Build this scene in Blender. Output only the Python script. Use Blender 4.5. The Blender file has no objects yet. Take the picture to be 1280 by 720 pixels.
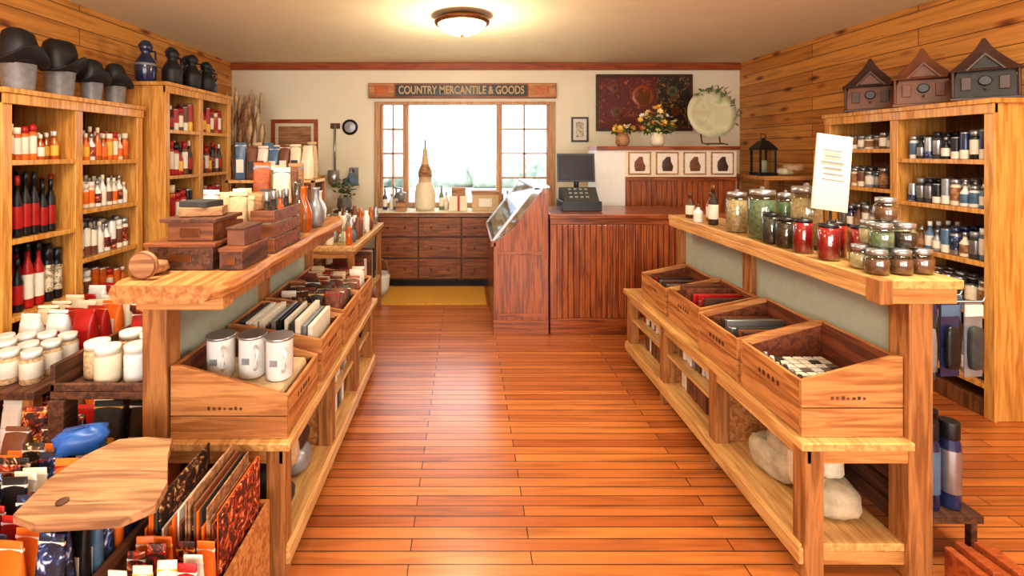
import bpy, math, random
from mathutils import Matrix, Vector, Euler
random.seed(7)
sc=bpy.context.scene
# ---------------- materials ----------------
def lin(c):
    return tuple(((v/255.0)/12.92 if v/255.0<=0.04045 else ((v/255.0+0.055)/1.055)**2.4) for v in c)+(1.0,)
def newmat(name):
    m=bpy.data.materials.new(name); m.use_nodes=True
    nt=m.node_tree; p=nt.nodes['Principled BSDF']; return m,nt,p
def N(nt,t,**kw):
    n=nt.nodes.new(t)
    for k,v in kw.items(): setattr(n,k,v)
    return n
def ramp(nt,fac,stops):
    r=N(nt,'ShaderNodeValToRGB'); e=r.color_ramp.elements
    e[0].position=stops[0][0]; e[0].color=stops[0][1]
    e[1].position=stops[-1][0]; e[1].color=stops[-1][1]
    for p,c in stops[1:-1]:
        x=e.new(p); x.color=c
    nt.links.new(fac,r.inputs[0]); return r.outputs[0]
def plain(name,c,rough=.5,metal=0,var=.12,scale=25,bump=0,emit=0,coat=0):
    m,nt,p=newmat(name); L=nt.links
    tc=N(nt,'ShaderNodeTexCoord'); no=N(nt,'ShaderNodeTexNoise'); no.inputs['Scale'].default_value=scale; no.inputs['Detail'].default_value=4
    L.new(tc.outputs['Object'],no.inputs['Vector'])
    a=lin(c); lo=tuple(v*(1-var) for v in a[:3])+(1,); hi=tuple(min(1,v*(1+var)) for v in a[:3])+(1,)
    L.new(ramp(nt,no.outputs[0],[(.3,lo),(.7,hi)]),p.inputs['Base Color'])
    p.inputs['Roughness'].default_value=rough; p.inputs['Metallic'].default_value=metal
    if coat: p.inputs['Coat Weight'].default_value=coat
    if bump:
        b=N(nt,'ShaderNodeBump'); b.inputs['Strength'].default_value=bump; b.inputs['Distance'].default_value=.01
        L.new(no.outputs[0],b.inputs['Height']); L.new(b.outputs[0],p.inputs['Normal'])
    if emit:
        p.inputs['Emission Color'].default_value=a; p.inputs['Emission Strength'].default_value=emit
    return m
def wood(name,c1,c2,axis='Y',rough=.45,sc_=15,coat=0):
    m,nt,p=newmat(name); L=nt.links
    tc=N(nt,'ShaderNodeTexCoord'); mp=N(nt,'ShaderNodeMapping')
    s=[sc_,sc_,sc_]; s['XYZ'.index(axis)]=sc_*.07; mp.inputs['Scale'].default_value=s
    L.new(tc.outputs['Object'],mp.inputs['Vector'])
    no=N(nt,'ShaderNodeTexNoise'); no.inputs['Scale'].default_value=3; no.inputs['Detail'].default_value=8; no.inputs['Distortion'].default_value=.7
    L.new(mp.outputs[0],no.inputs['Vector'])
    a,b=lin(c1),lin(c2); d=tuple(v*.66 for v in b[:3])+(1,)
    L.new(ramp(nt,no.outputs[0],[(.22,d),(.42,b),(.6,a),(.82,b)]),p.inputs['Base Color']); p.inputs['Roughness'].default_value=rough
    if coat: p.inputs['Coat Weight'].default_value=coat
    bu=N(nt,'ShaderNodeBump'); bu.inputs['Strength'].default_value=.15; bu.inputs['Distance'].default_value=.003
    L.new(no.outputs[0],bu.inputs['Height']); L.new(bu.outputs[0],p.inputs['Normal'])
    return m
def planks(name,u,v,cA,cB,mortar,bw,rh,ms,rough,coat=0,knot=0,gs=6,bumps=.4):
    m,nt,p=newmat(name); L=nt.links
    tc=N(nt,'ShaderNodeTexCoord'); sep=N(nt,'ShaderNodeSeparateXYZ'); L.new(tc.outputs['Object'],sep.inputs[0])
    cb=N(nt,'ShaderNodeCombineXYZ'); L.new(sep.outputs[u],cb.inputs[0]); L.new(sep.outputs[v],cb.inputs[1])
    br=N(nt,'ShaderNodeTexBrick'); L.new(cb.outputs[0],br.inputs['Vector'])
    br.inputs['Scale'].default_value=1; br.inputs['Brick Width'].default_value=bw; br.inputs['Row Height'].default_value=rh
    br.inputs['Mortar Size'].default_value=ms; br.inputs['Mortar Smooth'].default_value=.4
    br.inputs['Color1'].default_value=lin(cA); br.inputs['Color2'].default_value=lin(cB); br.inputs['Mortar'].default_value=lin(mortar)
    br.offset=.37; br.offset_frequency=2
    mp=N(nt,'ShaderNodeMapping'); mp.inputs['Scale'].default_value=(gs*.12,gs*2,1); L.new(cb.outputs[0],mp.inputs['Vector'])
    no=N(nt,'ShaderNodeTexNoise'); no.inputs['Scale'].default_value=2.5; no.inputs['Detail'].default_value=8; no.inputs['Distortion'].default_value=.8
    L.new(mp.outputs[0],no.inputs['Vector'])
    g=ramp(nt,no.outputs[0],[(.3,(.5,.45,.4,1)),(.55,(1,1,1,1)),(.8,(.78,.74,.68,1))])
    mx=N(nt,'ShaderNodeMix',data_type='RGBA',blend_type='MULTIPLY'); mx.inputs[0].default_value=.85
    L.new(br.outputs['Color'],mx.inputs[6]); L.new(g,mx.inputs[7]); out=mx.outputs[2]
    if knot:
        mp2=N(nt,'ShaderNodeMapping'); mp2.inputs['Scale'].default_value=(2.6,7.5,1); L.new(cb.outputs[0],mp2.inputs['Vector'])
        vo=N(nt,'ShaderNodeTexVoronoi'); vo.inputs['Scale'].default_value=1.0; L.new(mp2.outputs[0],vo.inputs['Vector'])
        k=ramp(nt,vo.outputs['Distance'],[(.06,(.18,.08,.04,1)),(.16,(.62,.42,.28,1)),(.26,(1,1,1,1))])
        m2=N(nt,'ShaderNodeMix',data_type='RGBA',blend_type='MULTIPLY'); m2.inputs[0].default_value=knot
        L.new(out,m2.inputs[6]); L.new(k,m2.inputs[7]); out=m2.outputs[2]
    L.new(out,p.inputs['Base Color']); p.inputs['Roughness'].default_value=rough
    if coat: p.inputs['Coat Weight'].default_value=coat; p.inputs['Coat Roughness'].default_value=.24
    bu=N(nt,'ShaderNodeBump'); bu.inputs['Strength'].default_value=bumps; bu.inputs['Distance'].default_value=.003; bu.invert=True
    L.new(br.outputs['Fac'],bu.inputs['Height']); L.new(bu.outputs[0],p.inputs['Normal'])
    return m
def glass(name,tint=(235,245,240),op=.18):
    m,nt,p=newmat(name); L=nt.links
    tr=N(nt,'ShaderNodeBsdfTransparent'); tr.inputs[0].default_value=lin(tint)
    gl=N(nt,'ShaderNodeBsdfGlossy'); gl.inputs['Roughness'].default_value=.06
    lw=N(nt,'ShaderNodeLayerWeight'); lw.inputs[0].default_value=.25
    ma=N(nt,'ShaderNodeMath',operation='MAXIMUM'); L.new(lw.outputs['Facing'],ma.inputs[0]); ma.inputs[1].default_value=op
    m1=N(nt,'ShaderNodeMath',operation='MULTIPLY'); L.new(ma.outputs[0],m1.inputs[0]); m1.inputs[1].default_value=.6
    mi=N(nt,'ShaderNodeMixShader'); L.new(m1.outputs[0],mi.inputs[0]); L.new(tr.outputs[0],mi.inputs[1]); L.new(gl.outputs[0],mi.inputs[2])
    L.new(mi.outputs[0],nt.nodes['Material Output'].inputs['Surface']); return m

M={}
M['floor']=planks('floor_boards','X','Y',(204,124,60),(164,86,38),(64,30,12),1.3,.062,.0030,.30,coat=.5,gs=5,bumps=.6)
M['pine']=planks('pine_wall_boards','Y','Z',(228,162,78),(200,130,56),(98,54,22),3.1,.135,.004,.4,knot=.95)
M['ceil']=plain('ceiling_paint',(238,228,194),.8,var=.03,scale=4)
M['wall']=plain('cream_wall_paint',(232,224,202),.75,var=.03,scale=3)
M['trim']=wood('redwood_trim',(170,86,42),(140,64,28),'X',.35)
M['wtrim']=wood('window_oak',(196,150,104),(170,120,78),'Z',.45)
M['maple']=wood('maple_top',(222,178,114),(194,144,84),'Y',.4,coat=.2)
M['pineZ']=wood('pine_post',(178,122,68),(138,86,42),'Z',.5)
M['pineX']=wood('pine_rail',(204,150,88),(170,114,60),'X',.5)
M['cab']=wood('honey_cabinet',(220,164,84),(192,130,58),'Z',.4,coat=.2)
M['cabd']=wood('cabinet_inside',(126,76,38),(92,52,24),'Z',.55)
M['crate']=wood('crate_wood',(202,144,86),(164,104,54),'X',.55)
M['crateY']=wood('crate_wood_side',(200,142,84),(162,102,52),'Y',.55)
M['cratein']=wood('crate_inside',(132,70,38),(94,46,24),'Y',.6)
M['cherry']=wood('cherry_counter',(160,84,34),(116,54,20),'Z',.32,coat=.3)
M['cherryX']=wood('cherry_top',(156,82,36),(112,52,22),'X',.28,coat=.3)
M['brownw']=wood('walnut_drawers',(146,86,46),(104,56,28),'X',.45)
M['dark']=wood('dark_rustic_wood',(104,64,40),(66,38,24),'Y',.6)
M['drift']=wood('driftwood',(180,134,94),(134,92,60),'X',.7)
M['slate']=plain('sage_back_panel',(168,174,158),.6,var=.06)
M['white']=plain('white_enamel',(222,222,220),.25,var=.03,coat=.4)
M['cream']=plain('cream_panel',(220,208,182),.5,var=.05)
M['paper']=plain('paper_white',(224,216,202),.7,var=.05)
M['linen']=plain('linen_cloth',(196,170,134),.9,var=.15,scale=60,bump=.3)
M['linen2']=plain('linen_pale',(216,200,174),.9,var=.12,scale=60,bump=.3)
M['burlap']=plain('paper_sack',(180,164,138),.85,var=.35,scale=14,bump=.5)
M['black']=plain('black_felt',(22,22,25),.5,var=.3,scale=12,bump=.2)
M['blk']=plain('black_plastic',(22,22,26),.35,var=.2)
M['grey']=plain('galvanised_tin',(150,154,160),.4,metal=.5,var=.15)
M['steel']=plain('steel',(170,172,176),.3,metal=.8,var=.1)
M['navy']=plain('navy_glaze',(30,40,78),.25,var=.4,scale=14,coat=.5)
M['blue']=plain('blue_plastic',(40,92,170),.4,var=.3,scale=9,bump=.5)
M['red']=plain('red_print',(164,24,20),.4,var=.2,scale=12)
M['redgl']=plain('cranberry_jelly',(160,14,28),.15,var=.25,coat=.7)
M['orange']=plain('orange_print',(222,106,28),.4,var=.2,scale=12)
M['amber']=plain('amber_sauce',(180,86,24),.2,var=.3,coat=.5)
M['yellow']=plain('yellow_print',(222,174,64),.5,var=.15)
M['green']=plain('green_print',(50,104,50),.5,var=.25)
M['sage']=plain('green_tea_leaf',(108,122,90),.8,var=.4,scale=60,bump=.4)
M['brown']=plain('brown_leather',(112,66,42),.5,var=.25,scale=15,bump=.25)
M['brown2']=plain('dark_brown_leather',(66,42,32),.45,var=.25,scale=15,bump=.25)
M['char']=plain('charcoal_canvas',(54,54,50),.7,var=.25,scale=30,bump=.3)
M['bronze']=plain('aged_bronze',(110,66,34),.35,metal=.6,var=.2)
M['teal']=plain('steel_blue',(80,108,136),.35,var=.2)
M['coffee']=plain('coffee_beans',(50,30,20),.5,var=.5,scale=90,bump=.6)
M['candy']=plain('candy_mix',(196,164,124),.5,var=.4,scale=70,bump=.5)
M['leaf']=plain('leaf_green',(74,98,48),.6,var=.35,scale=20)
M['petal']=plain('petal_cream',(238,214,150),.6,var=.15)
M['petal2']=plain('petal_rust',(196,110,60),.6,var=.2)
M['mat']=plain('straw_mat',(206,154,58),.9,var=.2,scale=80,bump=.5)
M['lamp']=plain('frosted_lamp_glass',(255,236,196),.4,var=.02,emit=1.2)
M['glass']=glass('clear_glass')
M['glass2']=glass('display_glass',(225,238,240),.5)
M['pane']=glass('window_glass',(250,252,255),.06)
M['screen']=plain('dark_screen',(26,30,42),.15,var=.1)
M['snow']=plain('pale_ground',(196,194,182),.9,var=.12)
M['hedge']=plain('outdoor_hedge',(150,162,146),.9,var=.3,scale=3,bump=.8)
M['siding']=plain('pale_siding',(200,206,214),.8,var=.05)
M['roof']=plain('grey_shingle',(150,154,164),.9,var=.2,scale=9)
def art(name,cols,scale):
    m,nt,p=newmat(name); L=nt.links
    tc=N(nt,'ShaderNodeTexCoord'); no=N(nt,'ShaderNodeTexVoronoi'); no.inputs['Scale'].default_value=scale*.5
    n2=N(nt,'ShaderNodeTexNoise'); n2.inputs['Scale'].default_value=scale*.5; n2.inputs['Distortion'].default_value=1
    L.new(tc.outputs['Object'],n2.inputs['Vector'])
    mx=N(nt,'ShaderNodeMix',data_type='RGBA'); mx.inputs[0].default_value=.25
    L.new(tc.outputs['Object'],mx.inputs[6]); L.new(n2.outputs[1],mx.inputs[7]); L.new(mx.outputs[2],no.inputs['Vector'])
    k=len(cols); L.new(ramp(nt,no.outputs['Distance'],[(.1+.6*i/(k-1),lin(c)) for i,c in enumerate(cols)]),p.inputs['Base Color'])
    p.inputs['Roughness'].default_value=.5; return m
M['art_red']=art('tapestry_print',[(176,110,50),(120,36,24),(84,24,18),(100,34,24)],26)
M['art_dk']=art('dark_print',[(190,140,60),(50,40,20),(26,22,16)],30)
M['art_w']=art('label_art',[(60,50,40),(150,136,110),(216,206,180)],40)
M['plate']=art('platter_glaze',[(120,134,84),(178,184,140),(206,204,170),(196,192,156)],10)
M['pkg']=art('package_print',[(230,220,190),(208,92,34),(140,38,26),(54,32,28)],40)
M['pkg2']=art('package_blue_print',[(230,230,230),(52,84,146),(30,36,66),(26,28,48)],40)
M['pkg3']=art('package_dark_print',[(220,200,150),(110,60,30),(34,28,26),(24,22,22)],40)

# ---------------- builder ----------------
class B:
    def __init__(s,name): s.name=name; s.v=[];s.f=[];s.mi=[];s.sm=[];s.mats=[]
    def mid(s,k):
        if k not in s.mats: s.mats.append(k)
        return s.mats.index(k)
    def add(s,vs,fs,k,sm=False,T=None):
        o=len(s.v)
        if T is not None: vs=[tuple(T@Vector(q)) for q in vs]
        s.v+=vs; i=s.mid(k)
        for f in fs: s.f.append(tuple(a+o for a in f)); s.mi.append(i); s.sm.append(sm)
    def box(s,x0,x1,y0,y1,z0,z1,k,T=None):
        x0,x1=min(x0,x1),max(x0,x1); y0,y1=min(y0,y1),max(y0,y1); z0,z1=min(z0,z1),max(z0,z1)
        vs=[(x0,y0,z0),(x1,y0,z0),(x1,y1,z0),(x0,y1,z0),(x0,y0,z1),(x1,y0,z1),(x1,y1,z1),(x0,y1,z1)]
        s.add(vs,[(0,3,2,1),(4,5,6,7),(0,1,5,4),(1,2,6,5),(2,3,7,6),(3,0,4,7)],k,False,T)
    def rbox(s,cx,cy,cz,sx,sy,sz,k,rz=0,rx=0,ry=0):
        T=Matrix.Translation((cx,cy,cz))@Euler((rx,ry,rz)).to_matrix().to_4x4()
        s.box(-sx/2,sx/2,-sy/2,sy/2,-sz/2,sz/2,k,T)
    def prism(s,poly,axis,a0,a1,k,T=None):
        n=len(poly)
        def mk(p,a):
            if axis=='Y': return (p[0],a,p[1])
            if axis=='X': return (a,p[0],p[1])
            return (p[0],p[1],a)
        vs=[mk(p,a0) for p in poly]+[mk(p,a1) for p in poly]
        fs=[tuple(range(n)),tuple(range(2*n-1,n-1,-1))]+[(i,i+n,(i+1)%n+n,(i+1)%n) for i in range(n)]
        s.add(vs,fs,k,False,T)
    def lathe(s,cx,cy,z,prof,k,seg=14,T=None,sm=True):
        base=Matrix.Translation((cx,cy,z)); 
        if T is not None: base=base@T
        vs=[]
        for q in prof:
            for i in range(seg):
                a=2*math.pi*i/seg; vs.append((q[0]*math.cos(a),q[0]*math.sin(a),q[1]))
        o=len(s.v); s.v+=[tuple(base@Vector(q)) for q in vs]
        for j in range(len(prof)-1):
            mm=s.mid(prof[j][2] if len(prof[j])>2 else k)
            for i in range(seg):
                s.f.append((o+j*seg+i,o+j*seg+(i+1)%seg,o+(j+1)*seg+(i+1)%seg,o+(j+1)*seg+i)); s.mi.append(mm); s.sm.append(sm)
        if prof[0][0]>1e-4: s.f.append(tuple(o+i for i in reversed(range(seg)))); s.mi.append(s.mid(prof[0][2] if len(prof[0])>2 else k)); s.sm.append(False)
        if prof[-1][0]>1e-4:
            j=len(prof)-1; kk=prof[-1][2] if len(prof[-1])>2 else (prof[-2][2] if len(prof[-2])>2 else k)
            s.f.append(tuple(o+j*seg+i for i in range(seg))); s.mi.append(s.mid(kk)); s.sm.append(False)
    def tube(s,pts,r,k,seg=8):
        pts=[Vector(p) for p in pts]; vs=[]; n=len(pts)
        for i,p in enumerate(pts):
            d=(pts[min(i+1,n-1)]-pts[max(i-1,0)]).normalized()
            u=d.orthogonal().normalized() if abs(d.z)>.95 else d.cross(Vector((0,0,1))).normalized()
            w=d.cross(u); rr=r[i] if isinstance(r,(list,tuple)) else r
            for j in range(seg):
                a=2*math.pi*j/seg; vs.append(tuple(p+u*rr*math.cos(a)+w*rr*math.sin(a)))
        fs=[(i*seg+j,i*seg+(j+1)%seg,(i+1)*seg+(j+1)%seg,(i+1)*seg+j) for i in range(n-1) for j in range(seg)]
        fs+=[tuple(reversed(range(seg))),tuple((n-1)*seg+j for j in range(seg))]
        s.add(vs,fs,k,True)
    def loft(s,rings,k,seg=20,T=None,cap=True,jit=0,sm=True):
        vs=[]
        for (cx,cy,z,rx,ry,e) in rings:
            for i in range(seg):
                a=2*math.pi*i/seg; c,q=math.cos(a),math.sin(a)
                vs.append((cx+rx*math.copysign(abs(c)**e,c)+random.uniform(-jit,jit),cy+ry*math.copysign(abs(q)**e,q)+random.uniform(-jit,jit),z+random.uniform(-jit,jit)*.7))
        n=len(rings); fs=[(j*seg+i,j*seg+(i+1)%seg,(j+1)*seg+(i+1)%seg,(j+1)*seg+i) for j in range(n-1) for i in range(seg)]
        if cap: fs+=[tuple(reversed(range(seg))),tuple((n-1)*seg+i for i in range(seg))]
        s.add(vs,fs,k,sm,T)
    def pillow(s,cx,cy,cz,sx,sy,sz,k,rz=0,rx=0,ry=0,wob=.06,e=.55,jit=0,m=7,seg=16,sm=True):
        T=Matrix.Translation((cx,cy,cz))@Euler((rx,ry,rz)).to_matrix().to_4x4()
        rings=[]
        for j in range(m+1):
            t=-math.pi/2+math.pi*j/m; c=max(.02,math.cos(t)**e if math.cos(t)>0 else 0.02)
            zz=math.copysign(abs(math.sin(t))**.8,math.sin(t))*sz/2
            rings.append((random.uniform(-wob,wob)*sx*.3,random.uniform(-wob,wob)*sy*.3,zz,sx/2*c,sy/2*c,.6))
        s.loft(rings,k,seg,T,jit=jit,sm=sm)
    def done(s,bevel=0,seg=2):
        xs=[q[0] for q in s.v]; ys=[q[1] for q in s.v]; zs=[q[2] for q in s.v]
        o=((min(xs)+max(xs))/2,(min(ys)+max(ys))/2,min(zs))
        me=bpy.data.meshes.new(s.name); me.from_pydata([(q[0]-o[0],q[1]-o[1],q[2]-o[2]) for q in s.v],[],s.f)
        for k in s.mats: me.materials.append(M[k])
        me.polygons.foreach_set('material_index',s.mi); me.polygons.foreach_set('use_smooth',s.sm); me.update()
        ob=bpy.data.objects.new(s.name,me); ob.location=o; sc.collection.objects.link(ob)
        if bevel:
            b=ob.modifiers.new('bevel','BEVEL'); b.width=bevel; b.segments=seg; b.limit_method='ANGLE'; b.angle_limit=math.radians(50)
        return ob
R=random.uniform
RX=Matrix.Rotation(math.pi/2,4,'X')
# ---------------- room ----------------
YB=6.2; XL=-3.02; XR=3.54; YN=-2.6; H=2.75
def simple(name,*a,bev=0):
    b=B(name); b.box(*a); return b.done(bev)
def wallmesh(name,boxes,k):
    b=B(name)
    for q in boxes: b.box(*q,k)
    return b.done()
simple('floor',XL-.1,XR+.1,YN-.1,YB+.1,-.1,0,'floor')
simple('ceiling',XL-.1,XR+.1,YN-.1,YB+.1,H,H+.1,'ceil')
simple('wall_left',XL-.12,XL,YN,YB,0,H,'pine')
simple('wall_right',XR,XR+.12,YN,YB,0,H,'pine')
WX0,WX1,WZ0,WZ1=-1.10,1.08,.90,2.25
wallmesh('wall_back',[(XL,WX0,YB,YB+.14,0,H),(WX1,XR,YB,YB+.14,0,H),(WX0,WX1,YB,YB+.14,0,WZ0),(WX0,WX1,YB,YB+.14,WZ1,H)],'wall')
wallmesh('wall_front',[(XL,-2.6,YN-.14,YN,0,H),(2.9,XR,YN-.14,YN,0,H),(-2.6,2.9,YN-.14,YN,0,.6),(-2.6,2.9,YN-.14,YN,2.45,H),(.05,.25,YN-.14,YN,.6,2.45)],'wall')
simple('trim_crown_back',XL+.002,XR-.002,YB-.035,YB-.001,H-.095,H-.002,'trim',bev=.006)
simple('baseboard_back_left',XL+.002,-1.12,YB-.02,YB-.001,.001,.14,'trim',bev=.004)
simple('baseboard_left',XL+.001,XL+.02,YN+.01,YB-.03,.001,.12,'trim',bev=.004)
simple('baseboard_right',XR-.02,XR-.001,YN+.01,YB-.03,.001,.12,'trim',bev=.004)
b=B('window_1')
y0,y1=YB-.03,YB+.1
b.box(WX0-.07,WX0,y0,y1,WZ0-.02,WZ1,'wtrim'); b.box(WX1,WX1+.07,y0,y1,WZ0-.02,WZ1,'wtrim')
b.box(WX0,WX1,y0,y1,WZ1-.04,WZ1,'wtrim'); b.box(WX0,WX1,y0,y1,WZ0,WZ0+.05,'wtrim')
for x in (-.76,.42): b.box(x-.022,x+.022,y0+.02,y1,WZ0+.05,WZ1-.04,'wtrim')
def sash(xa,xb,nc,nr):
    za,zb=WZ0+.05,WZ1-.04
    b.box(xa,xa+.03,y0+.04,y1-.02,za,zb,'wtrim'); b.box(xb-.03,xb,y0+.04,y1-.02,za,zb,'wtrim')
    for i in range(1,nc): x=xa+(xb-xa)*i/nc; b.box(x-.011,x+.011,y0+.05,y1-.03,za,zb,'wtrim')
    for i in range(1,nr): z=za+(zb-za)*i/nr; b.box(xa+.03,xb-.03,y0+.05,y1-.03,z-.011,z+.011,'wtrim')
sash(WX0,-.782,2,4); sash(.442,WX1,2,4)
b.box(WX0+.002,WX1-.002,YB+.05,YB+.054,WZ0+.05,WZ1-.04,'pane')
b.done(.003)
b=B('added_rear_window')  # unseen windows behind the camera, added to let world light into the room
for xa,xb in ((-2.6,.05),(.25,2.9)):
    b.box(xa,xa+.06,YN-.1,YN-.02,.6,2.45,'wtrim'); b.box(xb-.06,xb,YN-.1,YN-.02,.6,2.45,'wtrim')
    b.box(xa+.06,xb-.06,YN-.1,YN-.02,.6,.66,'wtrim'); b.box(xa+.06,xb-.06,YN-.1,YN-.02,2.39,2.45,'wtrim')
    xm=(xa+xb)/2; b.box(xm-.025,xm+.025,YN-.1,YN-.02,.66,2.39,'wtrim')
b.done(.003)
simple('ground_outside',-30,30,YB+.3,45,-.3,-.15,'snow')
b=B('hedge_row')
for i in range(18): b.pillow(-9+i*1.1+R(-.2,.2),24+R(-.5,.5),.5,1.8,1.2,R(1.2,1.9),'hedge',wob=.3)
b.done()
b=B('neighbour_house')
b.box(-6.5,-1.5,32,37,-.15,2.2,'siding'); b.prism([(-6.9,2.2),(-1.1,2.2),(-4,3.6)],'Y',31.7,37.2,'roof'); b.box(-3.2,-2.4,31.95,32,.9,1.9,'roof'); b.box(-5.6,-4.8,31.95,32,.9,1.9,'roof'); b.done()
b=B('carved_sign')
b.box(-1.24,1.16,YB-.07,YB-.002,2.29,2.48,'brownw')
b.box(-1.23,-.91,YB-.08,YB-.07,2.30,2.47,'crate'); b.box(.80,1.15,YB-.08,YB-.07,2.30,2.47,'crate')
b.box(-.89,.78,YB-.08,YB-.07,2.315,2.455,'blk')
for xc in (-1.07,.975): b.box(xc-.09,xc+.09,YB-.083,YB-.08,2.335,2.435,'amber')
sg=b.done(.004)
tx=bpy.data.curves.new('letters','FONT'); tx.body='COUNTRY MERCANTILE & GOODS'; tx.size=.15; tx.extrude=.006; tx.align_x='CENTER'; tx.align_y='CENTER'; tx.offset=.003
to=bpy.data.objects.new('letters',tx); sc.collection.objects.link(to); to.data.materials.append(M['linen'])
to.rotation_euler=(math.pi/2,0,0)
bpy.context.view_layer.update()
w=to.dimensions.x or 1.6; to.scale=(1.6/w,.95,1)
to.parent=sg; to.location=Vector((-.055,YB-.088,2.385))-sg.location
def frame(name,x0,x1,z0,z1,artk,fk='trim',fw=.03,matte=None,extra=None):
    b=B(name); y=YB-.002
    b.box(x0,x1,y-.015,y,z0,z1,matte or fk)
    for q in ((x0,x0+fw,z0,z1),(x1-fw,x1,z0,z1),(x0+fw,x1-fw,z0,z0+fw),(x0+fw,x1-fw,z1-fw,z1)):
        b.box(q[0],q[1],y-.03,y-.015,q[2],q[3],fk)
    ins=fw+(.04 if matte else 0); b.box(x0+ins,x1-ins,y-.019,y-.015,z0+ins,z1-ins,artk)
    if extra: extra(b,y-.019)
    return b.done(.002)
def tap(b,y):
    b.box(2.47,2.88,y-.006,y,1.93,2.56,'art_dk')
    for (x,z,r,k) in ((2.28,2.32,.14,'trim'),(1.92,2.42,.07,'brown'),(1.95,2.12,.09,'brown'),(2.66,2.38,.11,'leaf'),(2.7,2.12,.08,'bronze')):
        b.lathe(x,y-.001,z,[(r,0,k),(r*.95,.004,k),(r*.7,.005,'art_red'),(r*.6,.006,k),(r*.3,.007,'brown2')],k,24,RX)
    b.prism([(2.2,2.3),(2.24,2.42),(2.3,2.36),(2.37,2.43),(2.38,2.3),(2.34,2.2),(2.24,2.2)],'Y',y-.012,y-.006,'bronze')
frame('framed_tapestry',1.68,2.92,1.87,2.6,'art_red','brown2',.035,extra=tap)
frame('small_picture_frame',1.36,1.58,1.73,2.05,'art_w','blk',.022,'paper')
frame('picture_frame',-2.5,-1.9,1.45,2.02,'drift','trim',.05,'cream')
b=B('round_wall_plaque')
b.lathe(-1.49,YB-.003,1.92,[(.1,0,'blk'),(.1,.02,'blk'),(.07,.025,'grey'),(.0,.03)],'blk',24,RX); b.done()
b=B('hanging_ladle')
b.tube([(-1.68,YB-.03,1.95),(-1.68,YB-.03,1.3)],.014,'steel'); b.lathe(-1.68,YB-.09,1.17,[(.0,0),(.05,.01),(.07,.05),(.075,.09),(.07,.2)],'steel',16)
b.box(-1.74,-1.62,YB-.02,YB-.002,1.9,1.97,'dark'); b.done()
b=B('enamel_wall_lamp')
b.box(-1.5,-1.38,YB-.02,YB-.002,1.2,1.4,'steel'); b.tube([(-1.44,YB-.02,1.35),(-1.44,YB-.12,1.4),(-1.44,YB-.2,1.32)],.01,'steel')
b.lathe(-1.44,YB-.2,1.18,[(.11,0),(.09,.06),(.03,.12),(.02,.16)],'teal',20); b.done()
b=B('ceiling_light')
cy=4.06; cx=-.03
b.lathe(cx,cy,H-.1,[(.0,-.062,'lamp'),(.07,-.058,'lamp'),(.135,-.035,'lamp'),(.185,.0,'lamp'),(.205,.03,'bronze'),(.232,.035,'bronze'),(.235,.06,'bronze'),(.2,.085,'bronze'),(.16,.099,'bronze')],'lamp',40)
b.lathe(cx,cy,H-.1,[(.0,-.085),(.012,-.08),(.014,-.066),(.006,-.06)],'bronze',12)
b.done()
# ---------------- window cabinets ----------------
b=B('drawer_cabinet')
ya,yb=5.68,6.165
b.box(-1.08,1.0,ya+.03,yb,.08,.84,'dark'); b.box(-1.06,.98,ya+.08,yb,.001,.08,'blk')
b.box(-1.12,1.04,ya-.01,yb,.84,.885,'cream'); b.box(-1.12,1.04,ya-.014,ya-.01,.845,.88,'brownw')
for i in range(4):
    x0=-1.06+i*.51; x1=x0+.49
    for z0,z1 in [(.1,.33),(.35,.58),(.6,.82)]:
        b.box(x0,x1,ya+.012,ya+.03,z0,z1,'brownw'); b.box(x0+.05,x1-.05,ya+.002,ya+.012,z0+.04,z1-.04,'brownw')
        for xx in ((x0+x1)/2-.1,(x0+x1)/2+.1):
            b.lathe(xx,ya+.002,(z0+z1)/2,[(.008,0),(.008,.012),(.015,.02),(.012,.03),(0,.032)],'bronze',10,RX)
b.done(.005)
b=B('straw_floor_mat'); b.box(-.9,.22,5.02,5.66,.001,.012,'mat')
for i in range(28): b.box(-.9+i*.04,-.9+i*.04+.03,5.02,5.66,.012,.016,'mat')
b.done()
zt=.887
b=B('stoneware_decanter')
b.lathe(-.5,5.93,zt,[(.11,0),(.13,.05),(.13,.2),(.11,.30),(.08,.34,'linen'),(.075,.40,'linen'),(.085,.41,'drift'),(.08,.48,'drift'),(.045,.56,'linen'),(.03,.66,'linen'),(.025,.74,'linen'),(.008,.76,'char'),(.006,.86,'char'),(0,.87)],'cream',24)
b.done()
b=B('coffee_grinder')
b.box(-.84,-.72,5.75,5.87,zt,zt+.12,'drift'); b.lathe(-.78,5.81,zt+.12,[(.03,0),(.06,.06),(.065,.1),(.02,.12),(.01,.16)],'grey',16); b.tube([(-.78,5.81,zt+.27),(-.86,5.79,zt+.28),(-.88,5.79,zt+.32)],.006,'blk'); b.done(.003)
b=B('stacked_gift_box')
b.box(-.2,.02,5.8,6.0,zt,zt+.18,'cream'); b.box(-.17,0,5.82,5.98,zt+.18,zt+.28,'drift'); b.box(-.1,-.07,5.797,6.003,zt,zt+.182,'red'); b.done(.004)
b=B('recipe_box')
b.box(.08,.4,5.8,6.02,zt,zt+.2,'linen'); b.box(.07,.41,5.79,6.03,zt+.2,zt+.24,'drift'); b.box(.16,.32,5.785,5.8,zt+.05,zt+.15,'paper'); b.done(.004)
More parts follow.
